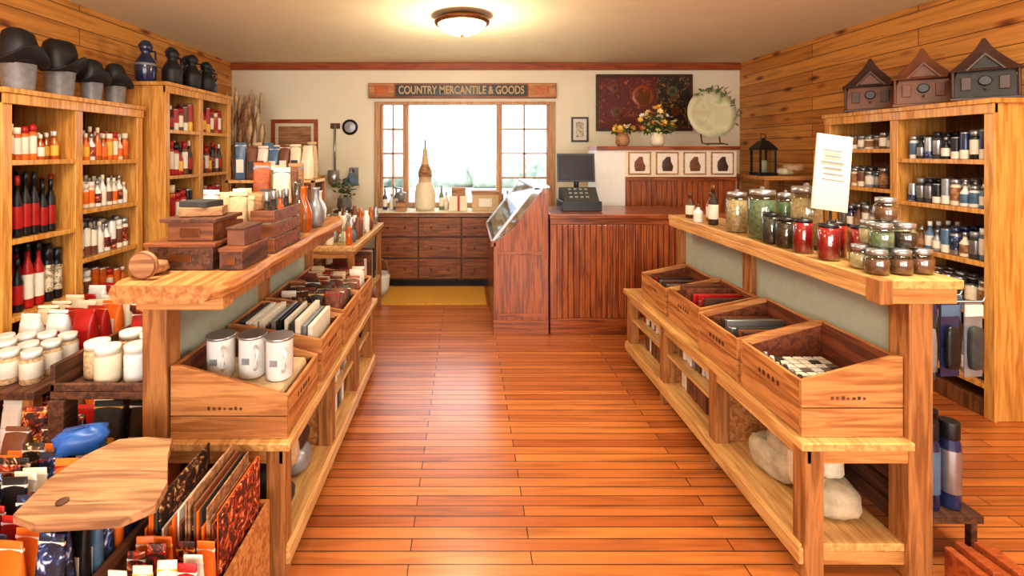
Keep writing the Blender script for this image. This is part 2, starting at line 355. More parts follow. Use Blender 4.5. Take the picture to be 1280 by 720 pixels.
def bottle(b,x,y,z,h,r,body,label,cap,seg=12,style=0):
    if style==0:
        b.lathe(x,y,z,[(r*.96,0,body),(r,h*.04,body),(r,h*.14,label),(r*1.01,h*.145,label),(r*1.01,h*.5,body),(r,h*.56,body),(r*.42,h*.72,body),(r*.36,h*.84,cap),(r*.46,h*.845,cap),(r*.46,h,cap)],body,seg)
    elif style==1:
        b.lathe(x,y,z,[(r*.95,0,body),(r,h*.05,body),(r,h*.18,label),(r*1.015,h*.185,label),(r*1.015,h*.68,body),(r*.98,h*.74,body),(r*.82,h*.8,cap),(r*.9,h*.805,cap),(r*.9,h,cap)],body,seg)
    else:
        b.lathe(x,y,z,[(r*.97,0,'steel'),(r,h*.03,label),(r,h*.35,body),(r,h*.95,'steel'),(r*.96,h*1.0,'steel')],body,seg)
b=B('window_sill_bottle_group')
for x,h,k in ((-1.0,.26,'navy'),(-.92,.2,'white'),(-.86,.28,'teal'),(-.3,.3,'sage'),(-.24,.22,'cream'),(.46,.2,'drift'),(.52,.24,'linen'),(.62,.3,'amber'),(.75,.22,'white'),(.86,.28,'teal')):
    bottle(b,x,5.96,zt,h,.03,k,'paper','steel')
b.done()
# ---------------- sales counter ----------------
b=B('sales_counter')
X0,X1,Y0,Y1=.74,2.25,4.2,4.8
b.box(X0,X1,Y0+.03,Y1,.06,1.02,'cherry'); b.box(X0+.0,X1,Y0,Y0+.03,.001,.14,'cherryX'); b.box(X0,X1,Y0+.03,Y1,.001,.06,'cherry')
b.box(X0,X1,Y0+.005,Y0+.03,.96,1.02,'cherryX'); b.box(X0,X0+.06,Y0+.005,Y0+.03,.14,.96,'cherry')
x=X0+.062
while x<X1-.04:
    b.box(x,x+.046,Y0+.012,Y0+.03,.14,.96,'cherry'); x+=.0495
b.box(X0-.01,X1+.03,Y0-.04,Y1+.02,1.02,1.06,'cherryX')
b.done(.005)
b=B('glass_display_case')
xl,xr=.245,.725; yf,yk=4.2,5.35
poly=[(xl,.001),(xr,.001),(xr,1.27),(xr-.04,1.28),(xr-.2,1.08),(xr-.3,.94),(xl,.80)]
b.prism(poly,'Y',yf,yf+.03,'cherry'); b.prism(poly,'Y',yk-.03,yk,'cherry')
b.box(xl-.004,xr,yf-.012,yf,.001,.13,'cherryX')
b.box(xl+.03,xl+.45,yf-.006,yf,.16,.19,'cherryX'); b.box(xl+.03,xl+.45,yf-.006,yf,.70,.73,'cherryX')
b.box(xl,xl+.02,yf+.03,yk-.03,.05,.74,'cherry'); b.box(xr-.02,xr,yf+.03,yk-.03,.001,1.25,'cherry')
b.box(xl,xr-.02,yf+.03,yk-.03,.74,.77,'cherry'); b.box(xl-.025,xl+.02,yf,yk,.77,.82,'cherry')
for y in (yf,yk-.02):
    b.prism([(xl-.02,.82),(xl+.01,.82),(xr-.12,1.27),(xr-.12,1.30)],'Y',y,y+.02,'steel')
    b.prism([(xl+.0,.81),(xr-.3,.95),(xr-.2,1.09),(xr-.05,1.27),(xr-.12,1.27)],'Y',y+.008,y+.012,'glass2')
b.box(xr-.14,xr+.01,yf-.01,yk,1.285,1.305,'steel')
b.prism([(xl-.01,.822),(xl-.004,.82),(xr-.114,1.282),(xr-.12,1.286)],'Y',yf+.022,yk-.022,'glass2')
b.box(xl+.14,xr-.03,yf+.05,yk-.05,.97,.978,'glass2')
b.box(xl+.03,xr-.03,yf+.05,yk-.05,.771,.785,'paper')
for i in range(40):
    x=R(xl+.08,xr-.08); y=yf+.08+i*.024; b.lathe(x,y,.786,[(.02,0),(.03,.02),(.025,R(.04,.08)),(.012,.09),(0,.1)],random.choice(['steel','navy','red','white','yellow','teal']),10)
for i in range(22):
    b.rbox(R(xl+.22,xr-.08),yf+.08+i*.044,1.0,.07,.035,.04,random.choice(['paper','teal','white','cream','brown']))
b.done(.002)
b=B('cash_register')
b.box(.88,1.24,4.36,4.66,1.062,1.15,'blk'); b.prism([(4.37,1.15),(4.65,1.15),(4.65,1.26),(4.5,1.27)],'X',.9,1.22,'char')
b.tube([(1.06,4.6,1.26),(1.06,4.6,1.34)],.025,'blk')
b.rbox(1.05,4.58,1.45,.36,.03,.27,'blk',rx=-.12); b.rbox(1.05,4.562,1.452,.32,.01,.23,'screen',rx=-.12)
for i in range(4):
    for j in range(3): b.rbox(.97+i*.05,4.41+j*.035,1.185+j*.033,.03,.02,.015,'grey',rx=.7)
b.done(.004)
b=B('back_counter_hutch')
xa,xb,ya,yb=1.4,2.85,5.05,5.4
b.box(xa,xb,ya+.02,yb,.001,1.62,'cherry')
b.box(xa,xa+.28,ya,ya+.02,.001,1.62,'white'); b.box(xa-.02,xa,ya,yb,.001,1.62,'white')
x=xa+.29
while x<xb-.03: b.box(x,x+.05,ya+.004,ya+.02,.1,1.3,'cherry'); x+=.054
b.box(xa+.28,xb,ya-.02,ya+.02,1.3,1.34,'cherryX'); b.box(xa+.28,xb,ya,ya+.02,1.34,1.62,'cream')
for i in range(4):
    x=xa+.31+i*.29; b.box(x,x+.24,ya-.006,ya,1.36,1.60,'drift'); b.box(x+.015,x+.225,ya-.009,ya-.006,1.375,1.585,'paper')
    b.loft([(x+.12,ya-.012,1.40,.05,.004,.8),(x+.12,ya-.012,1.45,.06,.004,.8),(x+.11,ya-.012,1.50,.045,.004,.9),(x+.13,ya-.012,1.55,.02,.004,1)],random.choice(['char','brown2','brown']),14)
b.box(xa-.03,xb+.02,ya-.03,yb+.01,1.62,1.66,'cherryX')
b.done(.003)
def flowers(name,x,y,z,n,rad,h,pot='cream'):
    b=B(name); b.lathe(x,y,z,[(.05,0),(.075,.04),(.07,.1),(.05,.13),(.055,.15)],pot,18)
    for i in range(n):
        a=R(0,6.28); rr=rad*math.sqrt(R(0,1)); tz=z+.15+R(.05,1)*h*(1-.5*rr/rad); tx_,ty=x+rr*math.cos(a),y+rr*math.sin(a)*.5
        b.tube([(x,y,z+.13),((x+tx_)/2,(y+ty)/2,(z+.16+tz)/2+.02),(tx_,ty,tz)],.003,'leaf',5)
        k=random.choice(['petal','petal','white','petal2','yellow'])
        T=Euler((R(-.8,1.4),R(-.8,.8),0)).to_matrix().to_4x4()
        for p in range(6):
            T2=Matrix.Translation((tx_,ty,tz))@T@Matrix.Rotation(p*math.pi/3,4,'Z')
            b.add([(0,0,0),(.018,-.012,.008),(.036,0,.012),(.018,.012,.008)],[(0,1,2,3)],k,True,T2)
        b.lathe(tx_,ty,tz,[(.0,-.002),(.01,.004),(.0,.012)],'yellow',6)
        for q in range(4):
            lx,ly,lz=x+(tx_-x)*R(.4,1.1),y+(ty-y)*R(.4,1.1),z+.15+(tz-z-.15)*R(.2,.9)
            T3=Matrix.Translation((lx,ly,lz))@Euler((R(-1,1),R(-1,1),R(0,6))).to_matrix().to_4x4()
            b.add([(0,0,0),(.025,-.014,.005),(.06,0,-.004),(.025,.014,.005)],[(0,1,2,3)],'leaf',True,T3)
    return b.done()
flowers('flower_arrangement',2.08,5.2,1.662,75,.19,.34)
flowers('flower_arrangement',1.7,5.2,1.662,26,.13,.1,'drift')
b=B('decorative_platter')
T=Matrix.Rotation(math.radians(82),4,'X')
px=2.70
b.lathe(px,5.30,2.02,[(0,0),(.15,.002),(.2,.015),(.27,.04),(.272,.046),(.2,.028),(.15,.014),(0,.012)],'plate',40,T)
for xx in (px-.1,px+.1): b.tube([(xx,5.13,1.68),(xx,5.28,1.70),(xx,5.35,1.97)],.008,'dark')
b.tube([(px-.1,5.2,1.69),(px+.1,5.2,1.69)],.008,'dark')
for i in range(46):
    a=R(-.4,2.2); T3=Matrix.Translation((px+.27*math.cos(a),5.24+R(-.02,.02),2.02+.27*math.sin(a)))@Euler((R(-1,1),R(-1,1),R(0,6))).to_matrix().to_4x4()
    b.add([(0,0,0),(.03,-.016,.005),(.065,0,-.004),(.03,.016,.005)],[(0,1,2,3)],'sage',True,T3)
b.done()
b=B('corner_stand')
b.box(2.95,3.5,4.75,5.3,1.32,1.36,'pineX'); 
for x in (2.98,3.43):
    for y in (4.78,5.23): b.box(x,x+.04,y,y+.04,.001,1.32,'pineZ')
b.box(2.98,3.47,4.78,5.27,.5,.53,'pineX'); b.box(2.98,3.47,4.78,5.27,.95,.98,'pineX'); b.done(.004)
b=B('black_lantern')
x,y,z=3.05,4.92,1.362
b.box(x-.09,x+.09,y-.09,y+.09,z,z+.03,'blk')
for dx in (-.075,.075):
    for dy in (-.075,.075): b.box(x+dx-.008,x+dx+.008,y+dy-.008,y+dy+.008,z+.03,z+.26,'blk')
b.lathe(x,y,z+.26,[(.13,0),(.13,.015),(.05,.09),(.02,.1),(.02,.12)],'blk',4,Matrix.Rotation(math.pi/4,4,'Z'),False); b.lathe(x,y,z+.03,[(.035,0),(.035,.12),(0,.125)],'cream',14)
b.box(x-.07,x+.07,y-.072,y-.07,z+.03,z+.26,'glass'); b.tube([(x-.03,y,z+.38),(x-.02,y,z+.42),(x+.02,y,z+.42),(x+.03,y,z+.38)],.005,'blk'); b.done()
b=B('river_stone_pile')
for i in range(9): b.pillow(3.33+R(-.08,.08),4.95+R(-.1,.1),1.4+.04*(i//5),.11,.09,.07,random.choice(['linen','grey','cream']),rz=R(0,3))
b.done()
# ---------------- wall cabinets ----------------
def wallcab(name,xf,xb,ys,z0,h,shelves,k='cab'):
    b=B(name); t=.035; s=1 if xf>xb else -1
    for i,y in enumerate(ys):
        w=t; b.box(xb,xf-s*.02,y-w/2,y+w/2,z0,h-.03,k); b.box(xf-s*.02,xf,y-.03,y+.03,z0,h-.03,k)
    b.box(xb,xf+s*.02,ys[0]-.04,ys[-1]+.04,h-.03,h,k); b.box(xf-s*.02,xf+s*.01,ys[0]-.03,ys[-1]+.03,h-.09,h-.03,k)
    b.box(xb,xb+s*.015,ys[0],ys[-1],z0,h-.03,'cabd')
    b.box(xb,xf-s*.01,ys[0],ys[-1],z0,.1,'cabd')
    for i,sh in enumerate(shelves):
        for z in sh: b.box(xb+s*.015,xf-s*.012,ys[i]+t/2,ys[i+1]-t/2,z-.022,z,'cab'); b.box(xf-s*.014,xf,ys[i]+.03,ys[i+1]-.03,z-.026,z+.004,'cab')
    return b.done(.003)
s1=[.14,.66,1.10,1.55]; s2=[.14,.55,.88,1.21,1.54]
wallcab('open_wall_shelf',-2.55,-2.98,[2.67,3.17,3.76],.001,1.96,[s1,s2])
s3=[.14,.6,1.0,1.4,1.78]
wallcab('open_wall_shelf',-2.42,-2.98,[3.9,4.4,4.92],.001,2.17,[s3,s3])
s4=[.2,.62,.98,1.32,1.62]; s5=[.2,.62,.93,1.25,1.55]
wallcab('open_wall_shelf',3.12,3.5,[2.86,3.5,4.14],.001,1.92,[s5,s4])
def fill(name,x0,x1,y0,y1,z,h,r,combos,style=0,sp=2.1,jit=.12,every=2):
    b=B(name); nx=max(1,int((x1-x0+1e-6)//(r*sp))); ny=max(1,int((y1-y0)//(r*sp)))
    cur=None
    for j in range(ny):
        if j%every==0: cur=random.choice(combos); st=random.choice(style) if isinstance(style,tuple) else style; hs=R(.8,1.1)
        for i in range(nx):
            if random.random()<.05: continue
            x=x0+(i+.5)*(x1-x0)/nx+R(-.003,.003); y=y0+(j+.5)*(y1-y0)/ny+R(-.002,.002)
            bottle(b,x,y,z+.002,h*hs*R(1-jit,1),r,*cur,style=st,seg=10)
    return b.done()
hot=[('amber','yellow','white'),('amber','paper','paper'),('orange','yellow','paper'),('amber','orange','cream'),('orange','paper','red')]
drk=[('blk','red','red'),('blk','art_w','blk'),('blk','red','blk'),('coffee','paper','blk'),('blk','pkg3','red')]
wht=[('white','paper','cream'),('cream','orange','paper'),('white','pkg','steel'),('paper','brown','white')]
mix=[('red','paper','blk'),('amber','paper','blk'),('green','yellow','green'),('blk','red','red'),('blk','pkg','red')]
fill('hot_sauce_bottle_row',-2.9,-2.59,2.72,3.13,1.55,.2,.022,hot,(0,1))
fill('hot_sauce_bottle_row',-2.88,-2.6,2.72,3.13,1.1,.38,.026,drk,0)
fill('syrup_bottle_row',-2.88,-2.6,2.72,3.13,.66,.38,.028,drk+mix,(0,1))
fill('jar_row',-2.88,-2.6,2.72,3.13,.14,.24,.035,mix,1)
fill('seasoning_jar_row',-2.9,-2.59,3.22,3.71,1.54,.22,.024,hot+wht,(0,1),every=1)
fill('seasoning_jar_row',-2.9,-2.59,3.22,3.71,1.21,.22,.025,wht,(0,1),every=1)
fill('candle_jar_row',-2.9,-2.59,3.22,3.71,.88,.22,.028,wht,(0,1,2),every=1)
fill('candle_jar_row',-2.9,-2.59,3.22,3.71,.55,.22,.03,wht+hot,(0,1,2),every=1)
fill('jar_row',-2.9,-2.59,3.22,3.71,.14,.25,.038,mix,1)
red=[('red','paper','red'),('red','yellow','blk'),('amber','red','cream'),('blk','red','paper'),('brown','paper','red')]
for (ya,yb) in ((3.95,4.36),(4.45,4.87)):
    fill('tin_can_row',-2.8,-2.46,ya,yb,1.78,.26,.03,red,(0,1,2),every=1)
    fill('syrup_bottle_row',-2.8,-2.46,ya,yb,1.4,.3,.028,red+mix,(0,1),every=1)
    fill('tin_can_row',-2.8,-2.46,ya,yb,1.0,.32,.034,red,(1,2))
    fill('jar_row',-2.8,-2.46,ya,yb,.6,.3,.04,red+wht,1)
bl=[('navy','paper','steel'),('teal','paper','white'),('blk','paper','steel'),('white','teal','steel'),('char','steel','blk'),('steel','pkg2','navy')]
cl=[('brown','paper','steel'),('cream','drift','steel'),('grey','paper','steel'),('brown','drift','steel'),('char','steel','grey')]
fill('enamel_tumbler_row',3.16,3.42,2.92,3.45,1.55,.19,.026,bl,(0,1,2),every=1)
fill('enamel_tumbler_row',3.16,3.42,2.92,3.45,1.25,.17,.027,bl+cl,(0,1,2),every=1)
fill('enamel_tumbler_row',3.16,3.42,2.92,3.45,.93,.19,.028,bl+cl,(0,1,2),every=1)
fill('tin_can_row',3.16,3.42,2.92,3.45,.62,.18,.035,cl,(1,2),every=1)
fill('candle_jar_row',3.16,3.42,2.92,3.45,.2,.27,.038,cl+bl,(0,1),every=1)
fill('spice_jar_row',3.16,3.42,3.56,4.1,1.62,.13,.03,cl,(1,2),every=1)
fill('spice_jar_row',3.16,3.42,3.56,4.1,1.32,.16,.03,cl,(1,2),every=1)
fill('candle_jar_row',3.16,3.42,3.56,4.1,.98,.2,.034,cl+bl,(0,1),every=1)
fill('candle_jar_row',3.16,3.42,3.56,4.1,.62,.24,.04,cl,1,every=1)
def hatpail(x,y,z,s=1,rz=0):
    b=B('felt_hat_on_tin_pail')
    b.lathe(x,y,z,[(.065*s,0),(.07*s,.01),(.08*s,.15*s),(.084*s,.155*s),(.084*s,.16*s)],'grey',20)
    seg=24; vs=[];fs=[]
    for j,(r,zz) in enumerate(((.075,.15),(.105,.145),(.135,.15),(.135,.158),(.105,.153),(.075,.165))):
        for i in range(seg):
            a=2*math.pi*i/seg; up=.10*abs(math.cos(a+rz))**3*(r-.075)/.06
            vs.append((x+s*r*math.cos(a),y+s*r*1.05*math.sin(a),z+s*(zz+up)))
    for j in range(5):
        for i in range(seg): fs.append((j*seg+i,j*seg+(i+1)%seg,(j+1)*seg+(i+1)%seg,(j+1)*seg+i))
    b.add(vs,fs,'black',True)
    T=Matrix.Translation((x,y,z))@Matrix.Rotation(rz,4,'Z')
    b.loft([(0,0,.155*s,.085*s,.09*s,.9),(0,0,.18*s,.088*s,.096*s,.9),(0,0,.27*s,.08*s,.09*s,.85),(0,0,.33*s,.062*s,.078*s,.8),(0,0.0,.35*s,.035*s,.06*s,.8),(0,0,.33*s,.01*s,.03*s,.8)],'black',20,T)
    b.lathe(x,y,z,[(.09*s,.168*s),(.09*s,.19*s)],'brown2',20)
    b.done()
hatpail(-2.70,2.90,1.962,1.08,.3); hatpail(-2.70,3.19,1.962,1.08,-.3); hatpail(-2.68,3.44,1.962,.85,.2); hatpail(-2.68,3.67,1.962,.88,.5)
for i,(x,y,h,k) in enumerate(((-2.66,3.99,.36,'navy'),(-2.55,4.18,.33,'black'),(-2.66,4.34,.38,'navy'),(-2.53,4.44,.33,'black'),(-2.68,4.62,.36,'navy'),(-2.53,4.68,.31,'black'),(-2.6,4.86,.3,'navy'))):
    b=B('glazed_stoneware_jug')
    b.lathe(x,y,2.172,[(.055,0,k),(.075,.03,k),(.08,h*.4,'grey' if i%2==0 else k),(.078,h*.45,k),(.045,h*.62,k),(.03,h*.7,k),(.045,h*.76,k),(.055,h*.86,k),(.03,h*.97,k),(0,h)],k,18)
    b.tube([(x+.05,y,2.172+h*.45),(x+.085,y,2.172+h*.55),(x+.08,y,2.172+h*.72),(x+.03,y,2.172+h*.74)],.008,k)
    b.done()
def birdhouse(x,y,z,s,k,k2,rot):
    b=B('rustic_birdhouse'); T=Matrix.Translation((x,y,z))@Matrix.Rotation(math.radians(rot),4,'Z')@Matrix.Scale(s,4)
    b.box(-.17,.17,-.13,.13,0,.02,k2,T)
    vs=[]; 
    for (zz,wx,wy) in ((.02,.165,.12),(.12,.155,.115),(.22,.13,.10)):
        vs+=[(-wx,-wy,zz),(wx,-wy,zz),(wx,wy,zz),(-wx,wy,zz)]
    fs=[(3,2,1,0)]+[(j*4+i,j*4+(i+1)%4,(j+1)*4+(i+1)%4,(j+1)*4+i) for j in range(2) for i in range(4)]+[(8,9,10,11)]
    b.add(vs,fs,k,False,T)
    vs=[]; prof=((.20,.175,.14),(.205,.18,.145),(.235,.145,.11),(.29,.10,.07),(.34,.06,.045),(.38,.035,.03),(.44,.008,.008))
    for (zz,wx,wy) in prof: vs+=[(-wx,-wy,zz),(wx,-wy,zz),(wx,wy,zz),(-wx,wy,zz)]
    n=len(prof); fs=[(3,2,1,0)]+[(j*4+i,j*4+(i+1)%4,(j+1)*4+(i+1)%4,(j+1)*4+i) for j in range(n-1) for i in range(4)]+[tuple((n-1)*4+i for i in range(4))]
    b.add(vs,fs,k2,False,T)
    b.prism([(-.07,.2),(.07,.2),(.085,.215),(0,.31),(-.085,.215)],'Y',-.13,-.04,k,T)
    b.prism([(-.1,.205),(-.085,.2),(0,.30),(.085,.2),(.1,.205),(0,.325)],'Y',-.145,-.03,k2,T)
    TT=T@Matrix.Translation((0,-.125,.13))@RX
    b.lathe(0,0,0,[(.034,-.01),(.034,.006),(.028,.008)],'blk',16,TT)
    b.tube([tuple(T@Vector((0,-.11,.075))),tuple(T@Vector((0,-.17,.075)))],.007*s,'dark')
    for sx in (-.155,.155): b.tube([tuple(T@Vector((sx,-.125,.02))),tuple(T@Vector((sx,-.125,.205)))],.009*s,k2)
    for sx in (-.09,.09): b.box(sx-.025,sx+.025,-.128,-.112,.07,.16,k2,T)
    b.done(.003)
birdhouse(3.27,3.88,1.922,.98,'brown','brown2',-40)
birdhouse(3.27,3.44,1.922,.95,'brown','brown',-40)
birdhouse(3.27,3.03,1.922,.9,'char','brown2',-44)
# ---------------- gondolas ----------------
def gondola(name,xa,xp,xt0,xt1,yn,yf,legs,s,live=False,ytn=0):
    b=B(name); zd=.53
    for y in legs: b.box(xa+s*.01,xa+s*.08,y,y+.07,.001,zd-.03,'pineZ')
    b.box(xa-s*.015,xp-s*.04,yn-.02,yf+.02,zd-.03,zd,'maple')
    b.box(xa+s*.015,xa+s*.035,yn+.0,yf,zd-.09,zd-.03,'maple')
    b.box(xa+s*.02,xp-s*.04,yn+.005,yn+.03,zd-.09,zd-.03,'pineX'); 
    b.box(xa+s*.02,xp-s*.04,yf-.03,yf-.005,zd-.12,zd-.03,'pineX')
    b.box(xa+s*.0,xp-s*.04,yn+.02,yf,.10,.13,'maple'); b.box(xa-s*.005,xa+s*.02,yn+.01,yf,.06,.12,'maple'); b.box(xa+s*.02,xp-s*.04,yn+.02,yn+.04,.05,.1,'pineX')
    for y in (yn+.0,(yn+yf)/2,yf-.09): b.box(xp-s*.045,xp+s*.045,y,y+.09,.001,1.075,'pineZ')
    b.box(xp-s*.012,xp+s*.012,yn+.09,yf-.09,zd,1.07,'slate')
    for i in range(5): b.box(xp-s*.012,xp+s*.012,yn+.09,yf-.09,.15+i*.075,.215+i*.075,'dark')
    for y in legs[1:-1]: b.box(xa+s*.08,xp-s*.045,y+.02,y+.045,.13,zd-.03,'crateY')
    if len(legs)>2: b.box(xa+s*.03,xp-s*.045,legs[1]+.07,yf-.03,.30,.318,'maple')
    if not live:
        b.box(xt0,xt1,yn-.02,yf-.15,1.095,1.13,'maple'); b.box(xt0+s*.0,xt0+s*.03,yn-.015,yf-.16,1.05,1.095,'maple')
        b.box(xt0+s*.03,xt1-s*.02,yn-.015,yn+.03,1.04,1.095,'pineX')
        b.box(xt0-s*.004,xt0+s*.045,yn-.025,yn+.04,1.04,1.131,'pineZ')
    else:
        n=26; vs=[]; fs=[]; ya,yb_=ytn,yf-.1
        for i in range(n+1):
            t=i/n; y=ya+(yb_-ya)*t; w1=.008*math.sin(t*17)+.012*math.sin(t*7+1)+R(-.004,.004); w2=.008*math.sin(t*13+2)+R(-.004,.004); endt=.05*(max(0,1-t*12)**2+max(0,(t-.93)*14)**2)
            x0=xt0+s*(-w1+endt); x1=xt1+s*(w2-endt)
            vs+=[(x0+s*.02,y,1.085),(x0,y,1.115),(x0+s*.012,y,1.14),(x1-s*.012,y,1.14),(x1,y,1.115),(x1-s*.02,y,1.085)]
        for i in range(n):
            for j in range(6):
                a=i*6+j; c=i*6+(j+1)%6; fs.append((a,c,c+6,a+6) )
        fs+=[tuple(range(6)),tuple(n*6+j for j in reversed(range(6)))]
        b.add(vs,fs,'crateY',False)
        b.box(xt0+s*.05,xt1-s*.05,yn-.02,yn+.06,1.02,1.085,'pineX'); b.box(xt0+s*.05,xt0+s*.09,yn+.06,yf-.25,1.03,1.085,'pineZ')
    return b
g=gondola('display_gondola',1.25,1.69,1.52,1.83,1.78,3.75,[1.78,2.42,3.05,3.68],1)
g.box(1.735,1.76,1.9,3.5,.98,1.02,'dark'); 
g.done(.004)
g=gondola('display_gondola',-.66,-1.155,-.84,-1.26,1.78,3.5,[1.78,2.4,2.95,3.43],-1,live=True,ytn=1.64)
g.box(-1.2,-1.56,1.8,3.2,.67,.70,'dark'); g.box(-1.5,-1.56,1.79,1.86,.001,.67,'dark'); g.box(-1.5,-1.56,3.14,3.2,.001,.67,'dark'); g.box(-1.54,-1.56,1.8,3.2,.70,.8,'dark'); g.box(-1.2,-1.56,1.8,1.815,.70,.73,'dark')
g.box(-1.2,-1.54,1.84,3.2,.30,.32,'dark')
g.done(.004)
def crate(xa,xb,y0,y1,zf,zb,z=.532,label=True,k='crate'):
    s=1 if xb>xa else -1; b=B('wooden_crate'); t=.014
    for y in (y0,y1-t):
        h1=(zf)*.5
        b.prism([(xa,z),(xb,z),(xb,z+h1),(xa,z+h1)],'Y',y,y+t,k)
        b.prism([(xa,z+h1+.005),(xb,z+h1+.005),(xb,z+zb),(xb-s*.04,z+zb),(xa,z+zf)],'Y',y,y+t,k)
    for x,h in ((xa,zf),(xb-s*t,zb)):
        n=2 if h<.24 else 3
        for i in range(n): b.box(x,x+s*t,y0+t,y1-t,z+h*i/n+.002,z+h*(i+1)/n-.003,'crateY')
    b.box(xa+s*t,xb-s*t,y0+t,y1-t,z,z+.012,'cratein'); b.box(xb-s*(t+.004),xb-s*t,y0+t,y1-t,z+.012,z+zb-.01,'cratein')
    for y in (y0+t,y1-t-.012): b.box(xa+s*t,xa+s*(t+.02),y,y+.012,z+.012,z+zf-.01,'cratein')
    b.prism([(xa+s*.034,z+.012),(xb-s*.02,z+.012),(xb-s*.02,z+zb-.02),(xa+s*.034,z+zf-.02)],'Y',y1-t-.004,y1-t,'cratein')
    ym=(y0+y1)/2; xm=(xa+xb)/2
    for i in range(5): b.box(xa-s*.001,xa,ym-.07+i*.03,ym-.07+i*.03+R(.012,.02),z+zf*.6,z+zf*.6+.02,'dark')
    for i in range(7): b.box(xm-.08+i*.02,xm-.08+i*.02+R(.008,.014),y0-.001,y0,z+zf*.66,z+zf*.66+R(.008,.014),'dark')
    return b.done(.002)
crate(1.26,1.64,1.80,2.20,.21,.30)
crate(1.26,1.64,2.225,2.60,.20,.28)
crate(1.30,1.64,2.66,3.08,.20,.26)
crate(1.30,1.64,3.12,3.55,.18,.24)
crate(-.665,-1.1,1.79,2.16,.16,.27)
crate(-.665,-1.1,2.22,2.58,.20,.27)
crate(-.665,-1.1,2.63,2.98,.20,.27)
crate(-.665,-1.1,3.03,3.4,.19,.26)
def cards(name,x0,x1,y0,y1,z,h,ks,along='Y',th=.012):
    b=B(name); p=(y0 if along=='Y' else x0)+.02; end=(y1 if along=='Y' else x1)-.02
    while p<end:
        k=random.choice(ks); hh=h*R(.85,1); t=th*R(.6,1.3)
        if along=='Y': b.rbox((x0+x1)/2+R(-.006,.006),p,z+hh/2+.003,(x1-x0)*R(.9,1),t,hh,k)
        else: b.rbox(p,(y0+y1)/2,z+hh/2+.003,t,(y1-y0)*R(.9,1),hh,k)
        p+=th*1.45
    return b.done(.0015,1)
b=B('chocolate_bar_box')
b.box(1.30,1.61,1.83,2.17,.546,.66,'brown2')
for i in range(5):
    for j in range(7): b.rbox(1.385+i*.046,1.90+j*.038,.675,.038,.03,.025,random.choice(['white','paper','steel','paper','char']))
b.box(1.37,1.60,1.86,1.87,.66,.71,'paper')
for j in range(14): b.lathe(1.315+.02*(j%2),1.85+j*.022,.662,[(.011,0),(.012,.03),(.008,.05)],random.choice(['steel','char','brown2','paper']),8)
b.done(.002)
cards('greeting_card_stack',1.3,1.6,2.25,2.57,.546,.21,['brownw','steel','cratein','dark','char','brown2','paper'],th=.02)
cards('seed_packet_stack',1.34,1.61,2.69,3.04,.546,.225,['red','cratein','brown2','dark','brown','steel'],th=.02)
cards('recipe_card_stack',1.35,1.60,3.15,3.50,.546,.17,['dark','char','brown2','red','steel'],th=.02)
cards('boxed_tea_row',1.34,1.6,2.5,3.02,.32,.14,['paper','white','steel','brown'],th=.03)
cards('boxed_tea_row',1.34,1.6,3.14,3.64,.32,.14,['paper','cream','red','brown'],th=.03)
cards('boxed_tea_row',1.34,1.6,2.5,3.02,.132,.15,['brown','cream','steel','dark'],th=.03)
cards('boxed_tea_row',1.34,1.6,3.14,3.64,.132,.15,['paper','dark','brown'],th=.03)
b=B('paper_sack_pile')
def sack(x,y,z,sx,sy,sz,k,rz,rx=0,ry=0):
    b.pillow(x,y,z,sx,sy,sz,k,rz=rz,rx=rx,ry=ry,wob=.1,e=.3,jit=.006,m=9,seg=22,sm=True)
sack(1.44,2.2,.205,.18,.26,.13,'burlap',.2); sack(1.49,1.97,.20,.18,.18,.12,'burlap',-.2)
sack(1.40,1.98,.31,.12,.10,.18,'linen2',.5,.1,-.2); sack(1.46,2.16,.32,.13,.16,.17,'burlap',.6,.1,.1); sack(1.51,2.02,.30,.12,.12,.09,'linen2',.4,0,.2)
b.done()
zt=1.132
def jar(name,x,y,z,h,r,cont,lid='steel',fill=.75):
    b=B(name)
    b.lathe(x,y,z+.003,[(r*.88,0),(r*.9,h*fill*.5),(r*.88,h*fill),(0,h*fill+.008)],cont,20)
    b.lathe(x,y,z,[(r*.93,0),(r,.008),(r,h*.78),(r*.8,h*.88)],'glass',24)
    b.lathe(x,y,z,[(r*.84,h*.87),(r*.88,h*.88),(r*.88,h*.97),(r*.2,h*.985),(r*.15,h*1.03),(0,h*1.04)],lid,20)
    return b.done()
jar('glass_storage_jar',1.62,2.62,zt,.27,.072,'sage'); jar('glass_storage_jar',1.74,2.45,zt,.3,.075,'candy'); jar('glass_storage_jar',1.76,2.64,zt,.25,.045,'sage'); jar('glass_storage_jar',1.6,2.83,zt,.24,.06,'candy')
for i,(x,y) in enumerate(((1.575,2.24),(1.67,2.16),(1.58,2.09),(1.69,2.05))): jar('cranberry_jam_jar',x,y,zt,.16,.042,'redgl','blk',.85)
jar('glass_storage_jar',1.575,2.36,zt,.15,.045,'coffee','blk'); jar('glass_storage_jar',1.575,2.47,zt,.16,.045,'char','blk'); 
b=B('candy_jar_pyramid')
lv=[[(1.585,1.85),(1.675,1.85),(1.765,1.86),(1.60,1.94),(1.69,1.945),(1.775,1.95)],[(1.63,1.88),(1.72,1.88),(1.65,1.955),(1.74,1.96)],[(1.68,1.92)]]
for L_,row in enumerate(lv):
    for (x,y) in row:
        z=zt+.001+L_*.096; k=random.choice(['candy','brown','sage','drift','coffee','linen'])
        b.lathe(x,y,z+.003,[(.034,0),(.037,.02),(.036,.052),(0,.056)],k,16)
        b.lathe(x,y,z,[(.036,0),(.041,.01),(.041,.055),(.03,.075)],'glass',18)
        b.lathe(x,y,z,[(.031,.073),(.034,.075),(.034,.092),(.02,.0945)],'steel',16)
b.done()
b=B('price_sign_card')
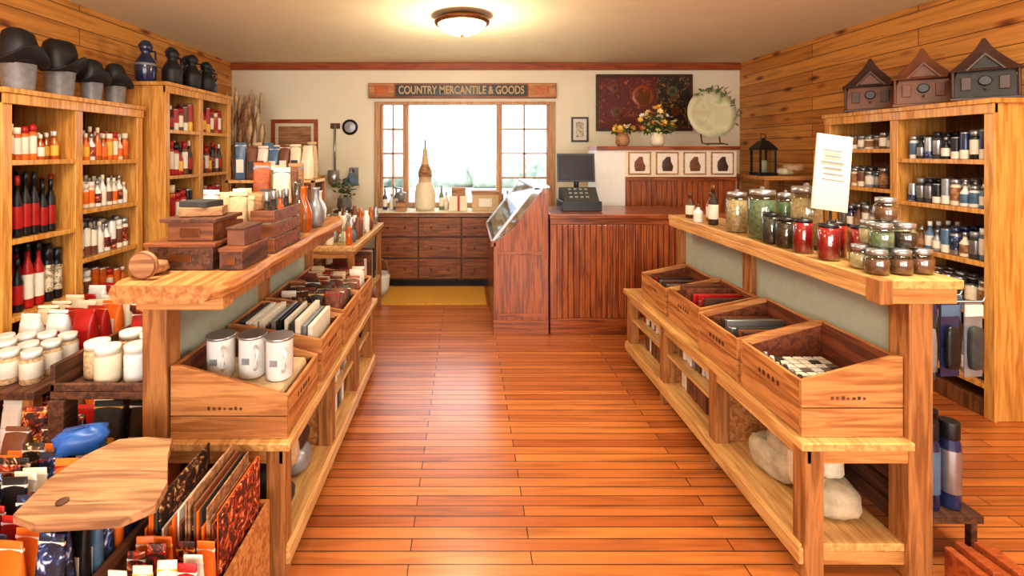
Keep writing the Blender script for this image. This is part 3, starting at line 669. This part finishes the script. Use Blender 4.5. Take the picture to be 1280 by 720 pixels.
b.rbox(1.74,2.29,zt+.012,.14,.08,.02,'dark'); b.tube([(1.74,2.29,zt+.02),(1.74,2.29,zt+.24)],.006,'blk'); b.rbox(1.74,2.28,zt+.37,.17,.008,.36,'cream',ry=.14,rx=-.08)
for i in range(9): b.rbox(1.74+.0,2.2745,zt+.25+i*.028,.11*R(.6,1),.003,.007,'grey',ry=.14,rx=-.08)
b.done()
for (x,y,h,k) in ((1.6,3.1,.26,'coffee'),(1.66,3.25,.2,'amber'),(1.6,3.42,.18,'dark'),(1.72,3.35,.22,'coffee'),(1.7,3.0,.2,'cream'),(1.56,3.22,.12,'white'),(1.75,3.15,.17,'navy'),(1.66,2.94,.23,'coffee')):
    b=B('syrup_bottle'); bottle(b,x,y,zt,h,.03,k,'paper','bronze',16); b.done()
b=B('hanging_blister_pack_row')
for i in range(9):
    y=1.94+i*.09
    for xo in (1.86,1.955,2.05):
        hh=R(.28,.36); k=random.choice(['teal','char','grey','navy','steel','paper','teal']); rz=R(-.12,.12)
        b.rbox(xo,y,.99-hh/2,.082,.004,hh,k,rz=rz); b.rbox(xo,y-.004,.99-.03,.082,.004,.045,random.choice(['paper','blk','navy','teal']),rz=rz)
        b.pillow(xo,y-.012,.99-hh*.6,.06,.028,hh*.6,random.choice(['steel','blk','brown','grey','char']),rz=rz,e=.3)
    b.tube([(1.762,y,.995),(2.09,y,.995),(2.1,y,1.015)],.003,'steel')
b.done()
b=B('water_flask_group')
for i in range(8): bottle(b,1.86+.085*(i%2),1.93+.09*(i//2),.182,.34,.036,random.choice(['teal','navy','steel','char']),random.choice(['white','teal','steel']),'blk',14,style=1)
b.box(1.79,2.02,1.87,2.28,.15,.18,'dark')
for x in (1.80,1.98):
    for y in (1.88,2.24): b.box(x,x+.025,y,y+.025,.001,.15,'dark')
b.done(.002)
b=B('firewood_bundle')
for i in range(5): b.rbox(1.80+i*.038,1.72,.07+.018*(i%2),.03,.14,.12,'trim',rz=R(-.1,.1),rx=R(-.1,.1))
b.done(.003)
# ---------------- left gondola contents ----------------
for x in (-.745,-.862,-.985):
    b=B('enamel_mug'); y=1.93+R(-.01,.02); z=.701; r=.052
    b.lathe(x,y,z,[(r*.9,0),(r,.008),(r,.15),(r*1.06,.158),(r*1.06,.164),(r*.94,.162),(r*.92,.02),(0,.02)],'white',28)
    b.lathe(x,y,z,[(r*1.062,.156),(r*1.075,.161),(r*1.06,.166)],'steel',28)
    b.tube([(x+.03,y-.045,z+.13),(x+.05,y-.075,z+.12),(x+.05,y-.08,z+.07),(x+.03,y-.045,z+.04)],.007,'white')
    b.box(x-.02,x+.01,y-.0525,y-.05,z+.06,z+.085,'grey'); b.done()
b=B('packing_block'); b.box(-.70,-1.07,1.82,2.13,.546,.699,'linen'); b.done(.02)
def pouch(b,x,y,z,w,d,h,k,lab,rz=0,rx=0):
    T=Matrix.Translation((x,y,z))@Euler((rx,0,rz)).to_matrix().to_4x4()
    b.loft([(0,0,0,w*.44,d*.42,.4),(0,0,h*.05,w*.5,d*.5,.4),(0,0,h*.45,w*.5,d*.5,.5),(0,0,h*.75,w*.49,d*.3,.5),(0,0,h*.9,w*.48,d*.08,.3),(0,0,h,w*.48,d*.06,.3)],k,12,T)
    b.box(-w*.32,w*.32,-d*.52,-d*.44,h*.2,h*.55,lab,T); b.box(-w*.49,w*.49,-d*.075,d*.075,h*.9,h*.93,lab,T)
def pouches(name,x0,x1,y0,y1,z,size,ks,levels=1,b=None,labs=('paper','red','yellow','white','cream'),jr=.1):
    own=b is None
    if own: b=B(name)
    w,d,h=size
    for L_ in range(levels):
        nx=max(1,int((x1-x0)/w)); ny=max(1,int((y1-y0)/d))
        for j in range(ny):
            for i in range(nx):
                pouch(b,x0+(i+.5)*(x1-x0)/nx,y0+(j+.5)*(y1-y0)/ny,z+L_*h*.9,w*.97,d*.9,h*R(.82,1.0),random.choice(ks),random.choice(labs),rz=R(-jr,jr),rx=R(-.06,.06))
    return b.done() if own else b
cards('record_sleeve_stack',-1.07,-.7,2.25,2.56,.546,.27,['blk','paper','paper','grey','char','blk'],along='X',th=.02)
pouches('coffee_bag_group',-1.07,-.7,2.66,2.96,.546,(.09,.07,.28),['brown','brown2','paper','pkg3','cratein'])
pouches('coffee_bag_group',-1.07,-.7,3.06,3.37,.546,(.09,.07,.27),['brown','linen','pkg','paper','trim'])
cards('boxed_game_row',-1.08,-.72,2.48,2.93,.32,.13,['blk','paper','grey','white'],th=.03)
cards('boxed_game_row',-1.08,-.72,3.03,3.4,.32,.13,['blk','paper','brown'],th=.03)
cards('boxed_game_row',-1.08,-.72,2.48,2.93,.132,.14,['blk','paper','grey','brown'],th=.03)
b=B('leather_pouch_pile'); 
for i in range(6): b.pillow(-.88+R(-.04,.04),1.94+(i%3)*.13,.2+.1*(i//3),.28,.14,.12,random.choice(['brown2','grey','char','linen']),rz=R(-.3,.3),e=.35,jit=.004)
b.done()
zt=1.142
b=B('rustic_box_stack')
b.box(-1.23,-.98,1.86,2.12,zt,zt+.09,'dark'); b.box(-1.245,-.965,1.85,2.13,zt+.09,zt+.105,'brownw')
b.box(-1.18,-1.0,1.9,2.1,zt+.105,zt+.18,'brownw'); b.box(-1.2,-.98,1.88,2.11,zt+.18,zt+.195,'dark')
b.box(-1.15,-1.06,1.855,1.86,zt+.03,zt+.06,'bronze'); b.box(-1.13,-1.05,1.895,1.9,zt+.12,zt+.155,'bronze')
b.rbox(-1.09,2.0,zt+.215,.16,.12,.035,'drift',rz=.3); b.rbox(-1.10,2.0,zt+.245,.13,.10,.025,'char',rz=-.2)
b.done(.004)
b=B('small_slatted_crate')
x0,x1,y0_,y1_=-.97,-.86,2.16,2.5
b.box(x0,x1,y0_,y1_,zt,zt+.012,'dark')
for z in (.012,.075,.138):
    b.box(x0,x0+.01,y0_,y1_,zt+z,zt+z+.055,'brownw'); b.box(x1-.01,x1,y0_,y1_,zt+z,zt+z+.055,'brownw')
    b.box(x0+.01,x1-.01,y0_,y0_+.01,zt+z,zt+z+.055,'brownw'); b.box(x0+.01,x1-.01,y1_-.01,y1_,zt+z,zt+z+.055,'brownw')
for i in range(4): bottle(b,-.915,2.21+i*.08,zt+.013,.26,.03,random.choice(['amber','cream','coffee']),'paper','steel')
b.done(.002)
b=B('walnut_gift_box')
b.box(-.955,-.865,1.86,2.1,zt,zt+.07,'dark'); b.box(-.958,-.862,1.855,2.105,zt+.07,zt+.085,'brownw'); b.box(-.945,-.875,1.9,2.06,zt+.085,zt+.15,'brown'); b.box(-.948,-.872,1.895,2.065,zt+.15,zt+.16,'dark'); b.box(-.93,-.89,1.853,1.86,zt+.02,zt+.05,'bronze')
b.done(.003)
b=B('wood_slice_round')
b.lathe(-1.16,1.74,zt+.051,[(.046,0,'brown'),(.05,.003,'drift'),(.05,.02,'brown'),(.045,.024,'drift')],'drift',22,RX)
b.done()
b=B('driftwood_chunk'); b.pillow(-1.19,1.80,zt+.026,.13,.09,.05,'drift',rz=.5,wob=.3); b.done()
pouches('linen_tea_bag_group',-1.24,-1.0,2.2,2.62,zt,(.085,.07,.3),['linen','brown','drift','paper','char','candy'],labs=('brown','drift','paper','char'),jr=.3)
pouches('paper_parcel_group',-1.22,-.98,2.68,2.98,zt,(.1,.08,.42),['linen','linen2','drift','brown','trim'],labs=('brown','paper','teal'),jr=.3)
for (x,y,h,r,k) in ((-.92,2.62,.3,.05,'glass'),(-.93,2.76,.26,.045,'amber'),(-.92,2.95,.24,.05,'grey'),(-1.14,3.12,.3,.06,'linen'),(-.98,3.2,.2,.05,'white'),(-1.02,3.08,.26,.04,'brown')):
    b=B('stoneware_vase'); b.lathe(x,y,zt,[(r*.7,0),(r,h*.12),(r*1.05,h*.4),(r*.7,h*.6),(r*.4,h*.72),(r*.42,h*.95),(r*.55,h),(r*.45,h*.99),(r*.3,h*.8)],k,20); b.done()
b=B('glass_candy_jar_group')
for (x,y) in ((-1.3,1.9),(-1.4,1.88),(-1.48,1.93),(-1.32,2.02),(-1.42,2.04)):
    b.lathe(x,y,.702,[(.042,0),(.045,.01),(.045,.10),(.04,.115)],random.choice(['candy','white','grey','cream','brown']),16); b.lathe(x,y,.702,[(.044,.115),(.044,.14),(.03,.143)],'paper',16)
b.done()
pouches('gift_package_pile',-1.52,-1.22,2.12,3.12,.703,(.11,.08,.2),['red','paper','pkg','white','red','cream'],2)
pouches('coffee_bag_pile',-1.48,-1.22,1.88,3.1,.322,(.12,.08,.3),['blk','char','paper','pkg3','brown2','pkg3'])
pouches('snack_package_pile',-1.48,-1.22,1.88,3.1,.002,(.12,.09,.27),['red','pkg','pkg2','brown','pkg3'])
b=B('low_display_table')
b.box(-2.5,-1.98,2.2,3.3,.46,.5,'dark')
for x in (-2.48,-2.05):
    for y in (2.22,3.22): b.box(x,x+.05,y,y+.05,.001,.46,'pineZ')
b.box(-2.48,-2.0,2.22,3.28,.12,.14,'dark'); b.done(.004)
pouches('snack_package_pile',-2.48,-2.0,2.28,3.2,.142,(.1,.08,.3),['pkg','orange','red','pkg','brown2','paper','pkg3'])
fill('honey_jar_group',-2.46,-2.02,2.24,2.56,.5,.16,.045,[('candy','paper','white'),('grey','paper','cream'),('amber','pkg2','white')],1)
pouches('gift_package_pile',-2.46,-2.02,2.6,3.26,.502,(.12,.09,.24),['red','white','red','pkg','cream','orange'],1)
pouches('snack_package_pile',-1.94,-1.64,1.95,3.0,.002,(.11,.09,.26),['orange','pkg','red','pkg','brown','paper','pkg3'],2)
# foreground piles
b=B('snack_package_bin')
b.box(-1.55,-.985,1.16,1.18,.001,.46,'dark'); b.box(-1.55,-.985,1.62,1.64,.001,.46,'dark'); b.box(-1.55,-1.53,1.18,1.62,.001,.46,'dark'); b.box(-1.005,-.985,1.18,1.62,.001,.46,'dark'); b.box(-1.53,-1.005,1.18,1.62,.34,.36,'dark')
pouches('x',-1.52,-1.01,1.19,1.61,.361,(.075,.04,.3),['pkg2','pkg2','pkg','navy','pkg3','paper','pkg2','blk','red','teal','orange'],1,b=b,labs=('paper','white','red','paper','blue'))
b.pillow(-1.245,1.565,.665,.14,.09,.07,'blue',rz=.4,wob=.3,jit=.006,e=.35); b.pillow(-1.30,1.57,.66,.08,.06,.05,'blue',rz=1,wob=.3,jit=.005)
b.done()
b=B('live_edge_board')
pts=[(-.18,.0),(-.165,-.13),(-.08,-.165),(.12,-.165),(.18,-.12),(.165,-.04),(.10,.08),(.07,.16),(-.02,.175),(-.10,.17),(-.15,.10)]
T=Matrix.Translation((-.985,1.35,.668))@Euler((.03,-.02,.05)).to_matrix().to_4x4()
b.prism(pts,'Z',0,.024,'drift',T)
b.lathe(-1.05,1.25,.6915,[(.016,0),(.014,.001)],'dark',14); b.done(.006)
b=B('magazine_bin')
b.box(-.965,-.70,1.24,1.255,.001,.36,'crate'); b.box(-.965,-.70,1.70,1.715,.001,.36,'crate'); b.box(-.965,-.955,1.255,1.70,.001,.36,'crate'); b.box(-.71,-.70,1.255,1.70,.001,.36,'crate'); b.box(-.955,-.71,1.255,1.70,.02,.03,'crate')
b.box(-.955,-.71,1.255,1.40,.03,.2,'dark')
pouches('x',-.948,-.716,1.262,1.398,.201,(.057,.045,.31),['orange','orange','paper','pkg','red'],b=b,labs=('paper','red','yellow','white'),jr=.08)
b.done(.001,1)
b=B('magazine_stack')
x=-.945
while x<-.722:
    k=random.choice(['orange','paper','brown','orange','drift','paper','char','trim','pkg3']) if x<-.75 else random.choice(['orange','trim','pkg']); t=R(.004,.008); h=R(.45,.55)
    b.rbox(x+t/2,1.55+R(-.008,.008),.034+h/2,t,.27,h,k); x+=t+.0025
b.done(.001,1)
# ---------------- back left area ----------------
b=B('boxed_goods_shelf')
for x in (-2.08,-1.34):
    for y in (4.15,4.47): b.box(x,x+.03,y,y+.03,.001,1.36,'pineZ')
for z in (.2,.6,.95,1.33): b.box(-2.08,-1.31,4.15,4.5,z,z+.025,'maple')
b.box(-2.05,-1.34,4.485,4.498,.6,1.33,'dark'); b.done(.003)
cards('boxed_goods_row',-2.03,-1.36,4.2,4.44,.976,.3,['linen','paper','brown','cream','drift','trim'],along='X',th=.055)
cards('boxed_goods_row',-2.03,-1.36,4.2,4.44,.626,.28,['linen','paper','brown','red','drift','char'],along='X',th=.06)
pouches('paper_parcel_group',-2.04,-1.36,4.2,4.44,1.356,(.095,.11,.34),['linen','linen2','drift','paper','brown','cream','teal'],labs=('brown','paper','char','red'),jr=.3)
b=B('display_table')
b.box(-1.28,-.86,3.75,5.05,.82,.86,'maple')
for x in (-1.26,-.93):
    for yy in (3.77,4.97): b.box(x,x+.05,yy,yy+.05,.001,.82,'pineZ')
b.box(-1.26,-.88,3.78,5.02,.3,.33,'maple'); b.box(-1.25,-.9,3.78,5.0,.76,.82,'pineX'); b.done(.004)
b=B('glassware_group')
for i in range(50):
    x=-1.24+.078*(i%5)+R(0,.01); yy=3.82+.125*(i//5); h=R(.06,.22); r=R(.022,.034)
    b.lathe(x,yy,.861,[(r*.8,0),(r,.01),(r*1.05,h*.7),(r*.6,h*.85),(r*.6,h)],random.choice(['white','glass','steel','teal','cream','amber','brown','grey']),12)
b.done()
cards('boxed_game_row',-1.22,-.92,3.85,4.95,.332,.3,['brown','paper','cratein','red','char'],th=.04)
b=B('dried_branch_bundle')
x,y=-2.55,5.45; b.lathe(x,y,.001,[(.13,0),(.18,.1),(.2,.45),(.16,.6),(.17,.64),(.15,.62)],'drift',24)
for i in range(60):
    a=R(0,6.28); r=R(.02,.28); z=R(1.7,2.35); tx_,ty=x+r*math.cos(a),y+r*math.sin(a)
    b.tube([(x+.05*math.cos(a),y+.05*math.sin(a),.5),(x+(tx_-x)*.5,y+(ty-y)*.5,1.2),(tx_,ty,z)],[.006,.005,.003],'drift',5)
    b.tube([(tx_,ty,z-.25),(tx_+.01,ty,z-.12),(tx_+.02,ty,z)],[.008,.026,.004],random.choice(['linen','candy','burlap','drift']),6)
b.done()
b=B('wooden_bookcase')
b.box(-2.2,-1.8,5.8,6.17,.001,.03,'cabd')
for x in (-2.2,-1.825): b.box(x,x+.025,5.8,6.17,.03,1.3,'cab')
for z in (.4,.72,1.04,1.28): b.box(-2.175,-1.825,5.8,6.17,z,z+.025,'cab')
b.done(.003)
fill('jar_row',-2.16,-1.84,5.84,6.1,1.305,.2,.045,[('cream','paper','steel'),('drift','paper','dark'),('grey','white','steel')],1)
fill('jar_row',-2.14,-1.84,5.84,6.1,1.065,.17,.045,[('amber','paper','steel'),('red','paper','dark')],1)
b=B('tall_plant_stand')
b.lathe(-1.45,5.75,.001,[(.14,0),(.14,.02),(.02,.04),(.02,.86),(.13,.88),(.13,.90)],'dark',20); 
b.lathe(-1.45,5.75,.901,[(.06,0),(.09,.05),(.08,.14),(.085,.15)],'grey',18)
for i in range(60):
    a=R(0,6.28); T3=Matrix.Translation((-1.45+R(-.1,.1),5.75+R(-.08,.08),1.06+R(0,.2)))@Euler((R(-1,1),R(-1,1),R(0,6))).to_matrix().to_4x4()
    b.add([(0,0,0),(.03,-.018,.005),(.08,0,-.004),(.03,.018,.005)],[(0,1,2,3)],random.choice(['leaf','sage']),True,T3)
b.done()
b=B('white_pail')
b.lathe(-.98,5.4,.001,[(.09,0),(.12,.08),(.13,.2),(.12,.24),(.11,.22)],'white',22); b.tube([(-1.1,5.4,.22),(-1.07,5.4,.36),(-.98,5.4,.42),(-.89,5.4,.36),(-.86,5.4,.22)],.009,'drift'); b.done()
# ---------------- lights ----------------
w=bpy.data.worlds.new('World'); sc.world=w; w.use_nodes=True
bg=w.node_tree.nodes['Background']; bg.inputs[0].default_value=(.9,.95,1,1); bg.inputs[1].default_value=5.0
def area(name,loc,rot,sx,sy,e,col):
    l=bpy.data.lights.new(name,'AREA'); l.shape='RECTANGLE'; l.size=sx; l.size_y=sy; l.energy=e; l.color=col
    o=bpy.data.objects.new(name,l); o.location=loc; o.rotation_euler=rot; sc.collection.objects.link(o); return o
area('rear_fill_light',(-1.25,YN-.16,1.55),(math.pi/2,0,0),2.6,1.8,85,(1,.93,.8))  # added softbox fill from behind the camera, set at the invented rear windows
area('rear_fill_light',(1.6,YN-.16,1.55),(math.pi/2,0,0),2.6,1.8,85,(1,.93,.8))  # second added softbox behind the camera
def pt(name,loc,e,r=.15,col=(1,.87,.64)):
    l=bpy.data.lights.new(name,'POINT'); l.energy=e; l.shadow_soft_size=r; l.color=col
    o=bpy.data.objects.new(name,l); o.location=loc; sc.collection.objects.link(o)
pt('ceiling_bulb',(-.03,4.06,2.34),44,.12)
area('ceiling_fill_light',(-1.3,1.6,2.745),(0,0,0),1.0,.5,68,(1,.9,.7))  # added fill light above the view, no fixture behind it
area('ceiling_fill_light',(1.9,1.6,2.745),(0,0,0),1.0,.5,68,(1,.9,.7))  # matching added fill on the right side
# ---------------- camera ----------------
cam=bpy.data.cameras.new('camera'); co=bpy.data.objects.new('camera',cam); sc.collection.objects.link(co)
co.location=(0,0,1.6); co.rotation_euler=(math.pi/2,0,0)
cam.sensor_width=36; cam.lens=600/1280*36; cam.shift_x=(640-582)/1280; cam.shift_y=-(360-190)/1280; cam.clip_start=.05
sc.camera=co
sc.view_settings.view_transform='Standard'; sc.view_settings.look='None'; sc.view_settings.exposure=0.12; sc.view_settings.gamma=0.92
